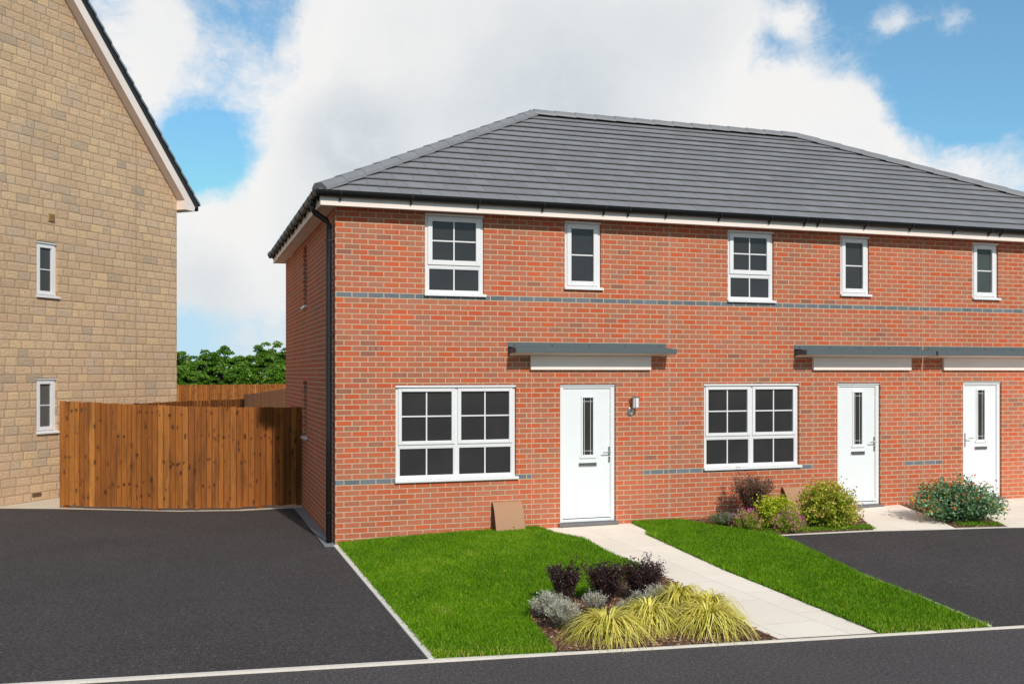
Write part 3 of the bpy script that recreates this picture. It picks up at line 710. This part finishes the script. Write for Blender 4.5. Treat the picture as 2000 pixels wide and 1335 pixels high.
# ------------------------------------------------------------------ stone house on the left
S = empty('stone_house', (-2.17, 9.42, 0), R(-40.72)); tag(S, 'tall stone gabled house with two narrow white windows at the left', 'house')
SL = 1.077; HW = 4.4; Z6 = 6.26
g_ = MB(); sw = [(-3.785, -3.29, 3.84, 4.885), (-3.785, -3.30, 1.27, 2.305)]
T = lambda u, d, z: (-d, u, z)
hole_wall(g_, -2 * HW, 0, -.15, Z6, sw, .11, T)
g_.face([(0, 0, Z6), (0, -HW, Z6 + SL * HW), (0, -2 * HW, Z6)])
for a, b in (((0, 0), (-9, 0)), ((-9, 0), (-9, -2 * HW)), ((-9, -2 * HW), (0, -2 * HW))):
    g_.face([(a[0], a[1], -.15), (b[0], b[1], -.15), (b[0], b[1], Z6), (a[0], a[1], Z6)])
g_.face([(-9, 0, Z6), (-9, -HW, Z6 + SL * HW), (-9, -2 * HW, Z6)])
g_.build('stone_wall', M['stone'], S)
window(S, (0, sw[0][0], sw[0][2]), R(90), sw[0][1] - sw[0][0], sw[0][3] - sw[0][2], 'single', 'frost', y=.05)
window(S, (0, sw[1][0], sw[1][2]), R(90), sw[1][1] - sw[1][0], sw[1][3] - sw[1][2], 'single', 'litglass', y=.05)
v = MB(); v.box(-.002, .03, -3.52, -3.38, 5.29, 5.43); vo = v.build('vent', M['vent'], S)
v = MB()
for i in range(5): v.box(.031, .036, -3.51 + .026 * i, -3.498 + .026 * i, 5.30, 5.42)
v.build('vent_slat', M['meterdark'], vo)
v = MB(); v.box(-.002, .012, -3.88, -3.68, .085, .155)
for i in range(3): v.box(.0125, .016, -3.87, -3.69, .093 + .02 * i, .103 + .02 * i)
v.build('air_brick', M['soil'], S)
for sg in (0, 1):
    mir = (lambda y: y) if sg == 0 else (lambda y: -2 * HW - y)
    def strip(x0, x1, za, zb, name, mat, ya=.34, yb=-HW, par=S):
        # strip following the verge: vertical offset za..zb above wall line
        b = MB(); P = []
        for y in (ya, yb):
            zl = Z6 - SL * y; P.append([(x0, mir(y), zl + za), (x1, mir(y), zl + za), (x1, mir(y), zl + zb), (x0, mir(y), zl + zb)])
        n = 0
        for i in range(4): j = (i + 1) % 4; b.face([P[0][i], P[0][j], P[1][j], P[1][i]])
        b.face(P[0]); b.face(P[1]); return b.build(name, mat, par)
    strip(.001, .199, .0, .012, 'verge_soffit', M['canopybox'], .0)
    strip(.20, .222, -.03, .235, 'bargeboard', M['fascia'], -.001)
    strip(-9.2, .245, .24, .375, 'dry_verge', M['black'], .42)
    # tiles
    rb = MB(); n = 24
    sl = math.hypot(1, SL)
    for i in range(n):
        y0 = .47 - (HW + .47) * i / n; y1 = .47 - (HW + .47) * (i + 1.15) / n
        z0 = Z6 - SL * y0 + .47; z1 = Z6 - SL * y1 + .43
        u0, u1 = -9.25 / .3, .262 / .3
        rb.face([(-9.25, mir(y0), z0), (.262, mir(y0), z0), (.262, mir(y1), z1), (-9.25, mir(y1), z1)], [(u0, i + .1), (u1, i + .1), (u1, i + .9), (u0, i + .9)])
        rb.face([(-9.25, mir(y0), z0 - .06), (.262, mir(y0), z0 - .06), (.262, mir(y0), z0), (-9.25, mir(y0), z0)], [(u0, i + .1)] * 4)
        rb.face([(.262, mir(y0), z0 - .06), (.262, mir(y0), z0), (.262, mir(y1), z1), (.262, mir(y1), z1 - .06)], [(u0, i + .1)] * 4)
    rb.build('roof', M['tile'], S)
eb = MB(); eb.prism([(.0, 6.03), (.31, 6.03), (.34, 6.12), (.0, 6.494)], -9.1, .222, 'x')
eb.build('eaves_box', M['fascia'], S)

# ------------------------------------------------------------------ fences
def fence(name, pts, tops, label, w=.108, seed=1, posts=True, group='closeboard timber fences', bottom=.02):
    r = random.Random(seed); e = empty(name, (pts[0][0], pts[0][1], 0)); tag(e, label, 'fence', group); ox, oy = pts[0]
    cum = [0]
    for a, b in zip(pts, pts[1:]): cum.append(cum[-1] + math.hypot(b[0] - a[0], b[1] - a[1]))
    L = cum[-1]; mb = MB(); s = 0
    def at(s):
        s = min(max(s, 0), L - 1e-6)
        for i in range(len(pts) - 1):
            if s <= cum[i + 1]:
                f = (s - cum[i]) / (cum[i + 1] - cum[i]); a, b = Vector(pts[i]), Vector(pts[i + 1]); d = (b - a).normalized()
                return a.lerp(b, f), d, tops[i] + (tops[i + 1] - tops[i]) * f
    while s < L:
        ww = w * r.uniform(.8, 1.12); p, d, zt = at(s); nr = Vector((d.y, -d.x))
        q = p + d * ww * 1.08; zt += r.uniform(-.010, .008); zb = bottom + r.uniform(-.012, .012)
        th0, th1 = r.uniform(.024, .040), .006; tw = r.uniform(-.006, .010)
        P = [p + nr * (th0 + tw), q + nr * (th1), q + nr * -.004, p + nr * -.004]
        n = len(mb.v)
        for z in (zb, zt): mb.v += [(a.x - ox, a.y - oy, z) for a in P]
        for f in ((0, 1, 5, 4), (1, 2, 6, 5), (2, 3, 7, 6), (3, 0, 4, 7), (4, 5, 6, 7), (3, 2, 1, 0)): mb.f.append(tuple(n + i for i in f))
        s += ww * .97
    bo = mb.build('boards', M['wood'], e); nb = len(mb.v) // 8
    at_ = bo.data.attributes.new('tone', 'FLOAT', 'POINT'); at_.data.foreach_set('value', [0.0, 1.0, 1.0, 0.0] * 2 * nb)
    if posts:
        for i in range(int(L / 1.8) + 1):
            p, d, zt = at(min(i * 1.8 + .06, L - .06)); nr = Vector((-d.y, d.x)) * .06; c = p + nr - Vector((ox, oy))
            po = MB().box(c.x - .045, c.x + .045, c.y - .045, c.y + .045, -.05, zt - .06).build('post', M['wood'], e); pa = po.data.attributes.new('tone', 'FLOAT', 'POINT'); pa.data.foreach_set('value', [.5] * 8)
        rl = MB()
        for a, b, ta, tb in zip(pts, pts[1:], tops, tops[1:]):
            d = (Vector(b) - Vector(a)).normalized(); nr = Vector((-d.y, d.x))
            for f in (.18, .55, .9):
                A = Vector(a) + nr * .008 - Vector((ox, oy)); B = Vector(b) + nr * .008 - Vector((ox, oy)); z0, z1 = ta * f - .03, tb * f - .03
                rl.face([(A.x, A.y, z0), (B.x, B.y, z1), (B.x + nr.x * .04, B.y + nr.y * .04, z1 + .03), (A.x + nr.x * .04, A.y + nr.y * .04, z0 + .03)])
        ro = rl.build('rail', M['wood'], e); ra_ = ro.data.attributes.new('tone', 'FLOAT', 'POINT'); ra_.data.foreach_set('value', [.5] * len(rl.v))
    return e
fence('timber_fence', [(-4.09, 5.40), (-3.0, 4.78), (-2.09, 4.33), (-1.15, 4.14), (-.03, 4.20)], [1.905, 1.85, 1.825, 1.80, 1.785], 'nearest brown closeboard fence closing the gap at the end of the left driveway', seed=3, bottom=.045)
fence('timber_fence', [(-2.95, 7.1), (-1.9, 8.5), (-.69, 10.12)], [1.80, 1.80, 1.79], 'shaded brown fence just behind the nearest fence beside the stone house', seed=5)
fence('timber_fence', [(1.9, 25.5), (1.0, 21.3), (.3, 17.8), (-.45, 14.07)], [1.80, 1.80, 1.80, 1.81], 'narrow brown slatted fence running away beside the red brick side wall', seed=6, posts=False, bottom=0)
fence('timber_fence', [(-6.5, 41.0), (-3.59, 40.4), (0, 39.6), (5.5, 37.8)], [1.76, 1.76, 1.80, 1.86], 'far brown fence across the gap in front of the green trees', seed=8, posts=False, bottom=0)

# ------------------------------------------------------------------ plants
def clump_stems(n, r, h, spread_pow=.5, vase=0.0, seed=0, top=.8):
    rho = rng.uniform(0, 1, n) ** spread_pow; a = rng.uniform(0, 2 * np.pi, n)
    hz = h * np.sqrt(np.maximum(0.03, 1 - (rho * top) ** 2)) * rng.uniform(.74, 1.04, n) * (1 + vase * rho); wild = np.where(rng.uniform(size=n) < .10, rng.uniform(1.08, 1.24, n), 1.0); hz = hz * wild; rho = rho * (1 + (wild - 1) * .7)
    tip = np.stack([np.cos(a) * rho * r, np.sin(a) * rho * r, hz], 1)
    base = tip * np.array([.18, .18, 0]); ctrl = tip * np.array([.55, .55, .68]) 
    return base, ctrl, tip
def curve(b, c, t, s): return (1 - s) ** 2 * b + 2 * s * (1 - s) * c + s * s * t
def shrub(name, label, cat, x, y, r, h, stems, leaves, size, ratio, mat, t0=.3, jit=.03, upw=.4, top=.8, vase=0.0, group=None, flowers=None, stem_r=.004, sq=1.0, spread=.5, extra=None):
    e = empty(name, (x, y, g(x, y) + .012)); tag(e, label, cat, group)
    b, c, t = clump_stems(stems, r, h, spread, vase, 0, top)
    for q in (b, c, t): q[:, 1] *= sq
    k = rng.integers(0, stems, leaves); s = t0 + (1.02 - t0) * rng.uniform(0, 1, leaves) ** .75
    s_ = s[:, None]; P = curve(b[k], c[k], t[k], s_); tan = unit(2 * (1 - s_) * (c[k] - b[k]) + 2 * s_ * (t[k] - c[k]))
    P = P + rng.normal(0, jit, (leaves, 3)); P[:, 2] = np.maximum(P[:, 2], .004)
    D = unit(rng.normal(size=(leaves, 3))) + tan * upw
    L = size * rng.uniform(.6, 1.25, leaves); V, F = leaf_quads(P, D, L, L * ratio)
    clump_tone = rng.uniform(-.18, .18, stems)[k]
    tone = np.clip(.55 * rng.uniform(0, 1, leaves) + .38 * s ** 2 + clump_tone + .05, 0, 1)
    mesh_np('foliage', V, F, np.repeat(tone, 4), mat, e)
    sm = MB()
    for i in range(min(stems, 70)):
        pts = [Vector(curve(b[i], c[i], t[i], q)) for q in (0, .35, .7, .97)]; sm.tube(pts, [stem_r, stem_r * .8, stem_r * .6, stem_r * .3], 4, cap=False)
    sm.build('stem', M['stem'], e)
    if flowers:
        fm, n, fs, fmin = flowers; k = rng.integers(0, stems, n); s_ = rng.uniform(fmin, 1.03, n)[:, None]; P = curve(b[k], c[k], t[k], s_) + rng.normal(0, jit, (n, 3)); P *= rng.uniform(1.0, 1.10, n)[:, None]; P[:, 2] = np.abs(P[:, 2]) + .012
        P = np.repeat(P, 5, 0) + rng.normal(0, fs * .35, (n * 5, 3)); V, F = leaf_quads(P, rng.normal(size=(n * 5, 3)), fs * rng.uniform(.8, 1.2, n * 5), fs * .9)
        tag(mesh_np('flower', V, F, np.repeat(np.repeat(rng.uniform(0, 1, n), 5), 4), fm, e), kind='stuff')
    return e
G1 = 'dark purple shrubs in the front bed'
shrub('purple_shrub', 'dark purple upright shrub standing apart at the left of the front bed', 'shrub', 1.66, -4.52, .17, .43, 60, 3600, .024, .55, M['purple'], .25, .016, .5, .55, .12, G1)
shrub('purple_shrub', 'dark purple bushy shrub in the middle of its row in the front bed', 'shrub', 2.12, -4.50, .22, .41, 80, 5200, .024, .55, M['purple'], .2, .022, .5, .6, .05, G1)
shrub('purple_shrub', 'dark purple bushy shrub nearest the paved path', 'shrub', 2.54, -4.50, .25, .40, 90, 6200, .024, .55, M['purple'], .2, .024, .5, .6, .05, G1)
G2 = 'silver lavender plants in the front bed'
for x, y, r, h, n, lb in ((1.36, -4.86, .19, .26, 5200, 'silver grey lavender mound at the left edge of the bed beside the lawn'), (1.36, -5.28, .17, .27, 4800, 'silver grey lavender mound nearest the road, left of the yellow grasses'),
                      (1.82, -4.93, .125, .25, 3000, 'silver grey lavender in front of the middle purple shrub'), (2.02, -5.15, .09, .19, 1800, 'small silver grey lavender between two yellow grass clumps and the middle purple shrub'),
                      (2.34, -4.82, .09, .20, 1800, 'small narrow silver grey lavender between the purple shrub row and the yellow grass'), (2.58, -4.78, .13, .22, 3000, 'silver grey lavender under the purple shrub nearest the path')):
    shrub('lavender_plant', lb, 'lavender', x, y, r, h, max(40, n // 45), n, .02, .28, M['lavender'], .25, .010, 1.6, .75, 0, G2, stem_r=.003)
def sedge(x, y, n, L, label, h=.22):
    e = empty('yellow_sedge', (x, y, g(x, y) + .01)); tag(e, label, 'ornamental grass', 'yellow sedge grasses in the front bed'); K = 7
    a = rng.uniform(0, 2 * np.pi, n); ln = L * rng.uniform(.55, 1.1, n); el = rng.uniform(R(35), R(88), n); w = rng.uniform(.004, .0098, n)
    hz = h * rng.uniform(.65, 1.15, n); V = []
    s = np.linspace(0, 1, K); tw = rng.uniform(-.45, .45, n); zf = .012 + .03 * rng.uniform(size=n); pk = rng.uniform(.85, 1.25, n)
    for i in range(K):
        t = s[i] ** 1.0; rad = ln * (t ** 1.05) * np.cos(el * .5); z = hz * (3.6 * t ** (.8 * pk) * (1 - t) ** .9) * (.50 + .50 * np.sin(el)) * .98 + .004
        z = np.maximum(z, zf * (1 - t) + .006)
        aa = a + t * t * tw
        c = np.stack([np.cos(aa) * rad, np.sin(aa) * rad, z], 1); sd = np.stack([-np.sin(a), np.cos(a), 0 * a], 1) * (w * (1 - t * .85))[:, None]
        V.append(c - sd); V.append(c + sd)
    V = np.stack(V, 1).reshape(-1, 3); i0 = np.arange(n)[:, None] * 2 * K; F = np.concatenate([np.concatenate([i0 + 2 * j, i0 + 2 * j + 1, i0 + 2 * j + 3, i0 + 2 * j + 2], 1) for j in range(K - 1)])
    mesh_np('blades', V, F, np.repeat(np.clip(rng.beta(2.2, 1.5, n), 0, 1), 2 * K), M['carex'], e)
    return e
sedge(1.64, -5.64, 400, .56, 'yellow striped sedge clump at the left, spilling towards the road', .205)
sedge(2.14, -5.46, 340, .50, 'yellow striped sedge clump between the left one and the large right one', .215)
sedge(2.62, -5.72, 430, .56, 'large yellow striped sedge clump at the road edge nearest the path', .21)
sedge(2.74, -4.95, 340, .44, 'yellow striped sedge clump beside the purple shrub nearest the path', .22)
sedge(2.86, -5.3, 340, .44, 'yellow striped sedge clump along the path edge behind the large one', .20)
shrub('weed', 'small broad leaved green weed between the sedge and the path', 'weed', 3.0, -5.52, .06, .08, 9, 16, .055, .85, M['fgreen'], .6, .01, .6, .7)
# bed against the wall
shrub('bronze_shrub', 'tall bronze leaved shrub against the brick wall', 'shrub', 6.33, -.55, .31, .66, 120, 6500, .028, .55, M['bronze'], .22, .024, .5, .5, .12, spread=.6)
shrub('lime_shrub', 'bright yellow green shrub between the bronze and the golden shrub', 'shrub', 6.38, -1.08, .36, .47, 110, 5600, .036, .6, M['lime'], .08, .035, .5, .97)
shrub('golden_shrub', 'big gold and red tinted shrub beside the middle door path', 'shrub', 7.12, -1.27, .49, .66, 200, 11500, .040, .62, M['vari'], .06, .04, .4, .99)
shrub('pink_spirea', 'small pink flowering mound at the left of the bed by the wall', 'flowering shrub', 5.83, -1.15, .235, .27, 90, 4600, .020, .4, M['fgreen'], .08, .014, .6, .98, 0, 'pink flowering mounds in the bed by the wall', (M['pink'], 110, .016, .97))
shrub('pink_spirea', 'small pink flowering mound in front of the lime and golden shrubs', 'flowering shrub', 6.32, -1.50, .27, .29, 100, 5200, .020, .4, M['fgreen'], .08, .014, .6, .98, 0, 'pink flowering mounds in the bed by the wall', (M['pink'], 125, .016, .97))
shrub('heather', 'low mauve flowering heather at the left end of the bed by the wall', 'heather', 5.72, -.72, .31, .19, 90, 5200, .020, .35, M['fgreen2'], .1, .014, .6, .7, 0, None, (M['mauve'], 110, .010, .9))
shrub('orange_flower_bush', 'green bush dotted with orange and red flowers beside the right doorway', 'flowering shrub', 9.30, -1.56, .70, .58, 170, 9500, .050, .6, M['dgreen'], .08, .05, .5, .96, 0, None, (M['orange'], 170, .024, .97), stem_r=.005, sq=.95)

# trees behind the far fence
def tree(x, y, top, r, label, seed):
    e = empty('sycamore_tree', (x, y, 0)); tag(e, label, 'tree', 'green trees beyond the far fence')
    tr = MB(); tr.tube([(0, 0, -.1), (.05, 0, top * .3), (.0, .05, top * .6), (.03, 0, top * .85)], [.16, .12, .08, .03], 8)
    for i in range(7):
        a = rng.uniform(0, 6.28); z = top * rng.uniform(.2, .6); q = r * .75
        tr.tube([(0, 0, z), (math.cos(a) * q * .5, math.sin(a) * q * .5, z + .25 * top * .6), (math.cos(a) * q, math.sin(a) * q, z + .3 * top)], [.06, .04, .015], 5)
    tr.build('trunk', M['bark'], e)
    nc = 130; u = unit(rng.normal(size=(nc, 3))); rad = rng.uniform(.55, 1.0, nc)[:, None]
    C = u * rad * np.array([r, r, top * .46]) + np.array([0, 0, top * .52]); C[:, 2] = np.maximum(C[:, 2], .5)
    spk = rng.uniform(size=nc) < .14; C[spk, 2] += .12
    cr = rng.uniform(.18, .36, nc); per = 130; k = np.repeat(np.arange(nc), per); n = len(k)
    dv = unit(rng.normal(size=(n, 3))); dv[:, 2] = np.abs(dv[:, 2]) * .9 - .15
    P = C[k] + dv * cr[k][:, None] * rng.uniform(.6, 1.05, n)[:, None] * np.array([1, 1, .72])
    D = dv * .7 + rng.normal(0, .6, (n, 3)); D[:, 2] -= .25
    L = rng.uniform(.07, .13, n); V, F = leaf_quads(P, D, L, L * .95)
    tone = np.clip(rng.uniform(0, .75, n) + rng.uniform(-.15, .25, nc)[k], 0, 1)
    mesh_np('crown', V, F, np.repeat(tone, 4), M['sycamore'], e)
for i, (x, y, t, r, lb) in enumerate(((-3.9, 55.4, 4.0, 1.3, 'green tree mostly behind the stone house corner'), (-2.6, 54.9, 4.1, 1.15, 'leftmost fully visible green tree next to the stone house'), (-.95, 54.0, 4.0, 1.05, 'second green tree from the stone house beyond the fence'), (.35, 53.6, 4.15, 1.1, 'green tree in the middle of the gap beyond the fence'),
                       (1.75, 53.4, 3.75, 1.0, 'lowest green tree just left of the tallest one'), (3.15, 52.9, 4.72, 1.15, 'tallest green tree close to the red brick side wall'), (4.5, 52.4, 4.3, 1.2, 'green tree cut off by the red brick side wall'), (-1.7, 51.5, 3.0, 1.0, 'low green tree in front of the two left trees'), (1.1, 51.0, 3.0, 1.1, 'low green tree in front of the middle tree'), (3.7, 50.2, 3.1, 1.0, 'low green tree in front of the tallest tree'))):
    tree(x, y, t, r, lb, i)

# ------------------------------------------------------------------ light
sun_v = Vector((.10, -1.0, .75)).normalized()
sl = bpy.data.lights.new('sun', 'SUN'); sl.energy = 3.3; sl.angle = R(1.5); sl.color = (1, .955, .88)
so = bpy.data.objects.new('sun', sl); COL.objects.link(so); so.rotation_euler = sun_v.to_track_quat('Z', 'Y').to_euler(); so.location = (10, -20, 20)
w = bpy.data.worlds.new('World'); scene.world = w; w.use_nodes = True; nt = w.node_tree; nt.nodes.clear()
class WM(Mat):
    def __init__(s): s.nt = nt
    def vec(s): n = s.new('ShaderNodeTexCoord'); return N(nt, n.outputs['Generated'])
m = WM()
sky = m.new('ShaderNodeTexSky'); sky.sky_type = 'NISHITA'; sky.sun_disc = False; sky.sun_elevation = math.asin(sun_v.z); sky.sun_rotation = math.atan2(sun_v.x, sun_v.y)
sky.air_density = 1.0; sky.dust_density = .4; sky.ozone_density = 2.0
V = m.vec()
def vmath(op, a, b=None):
    n = m.new('ShaderNodeVectorMath'); n.operation = op; m.link(a, n.inputs[0])
    if b is not None:
        if isinstance(b, N): m.link(b, n.inputs[1])
        else: n.inputs[1].default_value = b
    return n
nw = m.noise(V, 5.0, 6, .6, 0, True); sub = vmath('SUBTRACT', nw, (.5, .5, .5)); sc_ = vmath('SCALE', N(nt, sub.outputs[0])); sc_.inputs['Scale'].default_value = .085
Vw = N(nt, vmath('ADD', V, N(nt, sc_.outputs[0])).outputs[0])
BL_ = [(0.2977, 0.9032, 0.3091, 0.1624, 1.0), (0.1967, 0.9461, 0.2574, 0.0994, 0.7), (0.427, 0.857, 0.2884, 0.1079, 0.6), (0.1099, 0.9585, 0.2631, 0.0636, 0.5), (0.0932, 0.9845, 0.1487, 0.0749, 0.9), (0.0313, 0.9932, 0.1125, 0.0543, 0.7), (0.0172, 0.9975, 0.0681, 0.0444, 0.3), (-0.0502, 0.9655, 0.2556, 0.042, 0.35), (-0.0191, 0.9505, 0.3101, 0.0511, 0.4), (0.5168, 0.821, 0.2427, 0.0634, 0.75), (0.583, 0.7784, 0.2328, 0.0525, 0.7), (0.6913, 0.6995, 0.1814, 0.0547, 0.8), (0.5326, 0.7777, 0.3341, 0.0211, 0.65), (0.6047, 0.7281, 0.3228, 0.0228, 0.55), (0.6477, 0.6952, 0.3118, 0.0268, 0.5), (0.6218, 0.7554, 0.2068, 0.0425, 0.35), (0.0308, 0.9796, 0.1985, 0.0414, -1.0), (-0.0015, 0.9756, 0.2195, 0.0288, -0.5), (0.0707, 0.9432, 0.3245, 0.0285, -0.45), (-0.0149, 0.9609, 0.2763, 0.0211, -0.3), (0.0163, 0.9437, 0.3303, 0.0233, -0.35), (0.5994, 0.7488, 0.2828, 0.0791, -0.6), (0.6768, 0.6905, 0.2551, 0.0763, -0.8), (0.5058, 0.8035, 0.3138, 0.0334, -0.4), (0.6578, 0.7183, 0.2266, 0.0414, -0.4), (0.0125, 0.9992, 0.0385, 0.0296, -0.6), (0.5353, 0.798, 0.2769, 0.0359, 0.7), (0.5948, 0.7642, 0.2492, 0.0378, 0.7), (0.6393, 0.7424, 0.2005, 0.0422, 0.6), (0.5439, 0.7703, 0.3328, 0.0233, 0.1), (0.6061, 0.7297, 0.3166, 0.0274, 0.05), (0.6508, 0.6926, 0.3112, 0.0268, 0.05), (0.485, 0.814, 0.3198, 0.0287, 0.6), (0.1219, 0.9772, 0.174, 0.035, 0.5)]
GR_ = [(0.169, 0.9593, 0.226, 0.0549, 1), (0.3577, 0.8946, 0.2678, 0.0946, 1), (0.2255, 0.9181, 0.3259, 0.0585, 0.3), (0.0314, 0.9981, 0.0535, 0.0496, 0.4), (0.4519, 0.8319, 0.3221, 0.0579, 0.5), (0.1228, 0.9839, 0.1299, 0.0403, 0.5), (0.135, 0.965, 0.222, 0.045, .6), (.02, .992, .095, .03, .5), (.27, .93, .245, .05, .5)]
def blobs(vec, lst):
    tot = None
    for x, y, z, r, wt in lst:
        d = N(nt, vmath('DISTANCE', vec, (x, y, z)).outputs['Value']); e = ((d * d) * (-1 / (r * r))).exp() * wt
        tot = e if tot is None else tot + e
    return tot
fb = m.noise(Vw, 8.0, 10, .66); fb2 = m.noise(Vw, 3.0, 7, .6)
wisps = m.noise(N(nt, vmath('MULTIPLY', Vw, (1, 1, 2.6)).outputs[0]), 7, 8, .7)
dens = blobs(Vw, BL_) + (fb - .5) * 2.1 + (wisps - .5) * 1.0 + .16
cov = dens.ss(.02, .80)
shade = (blobs(Vw, GR_) * .85 + (fb2 - .5) * 1.7 + (fb - .5) * 1.5 + .06).clamp()
cc = m.mix(shade, (8.3, 8.22, 8.15), (5.6, 6.15, 6.55))
cc = m.mix(m.noise(Vw, 16, 6, .65).ss(.35, .75) * .30, cc, (8.9, 8.9, 8.9))
skc = m.mix(1.0, N(nt, sky.outputs[0]), (.70, 1.20, 1.30), 'MULTIPLY')
# thin high veil keeps the low sky pale
skv = m.mix(.12, m.mix(1.0, skc, (4.7, 6.9, 8.3), 'DARKEN'), (5.0, 6.8, 8.0))
col = m.mix(cov, skv, cc)
bg = m.new('ShaderNodeBackground'); bg.inputs[1].default_value = .1; m.link(col, bg.inputs[0])
ow = m.new('ShaderNodeOutputWorld'); m.link(bg.outputs[0], ow.inputs[0])

# ------------------------------------------------------------------ camera
cam = bpy.data.cameras.new('camera'); co = bpy.data.objects.new('camera', cam); COL.objects.link(co)
cam.sensor_width = 36; cam.lens = 34.776; cam.shift_y = .03025; cam.clip_end = 1500
co.location = (-1.976, -13.857, 2.40); co.rotation_euler = (R(90), 0, R(-18.24)); scene.camera = co
vs = scene.view_settings; vs.view_transform = 'Standard'; vs.look = 'None'; vs.exposure = 0.12; vs.gamma = 1.0
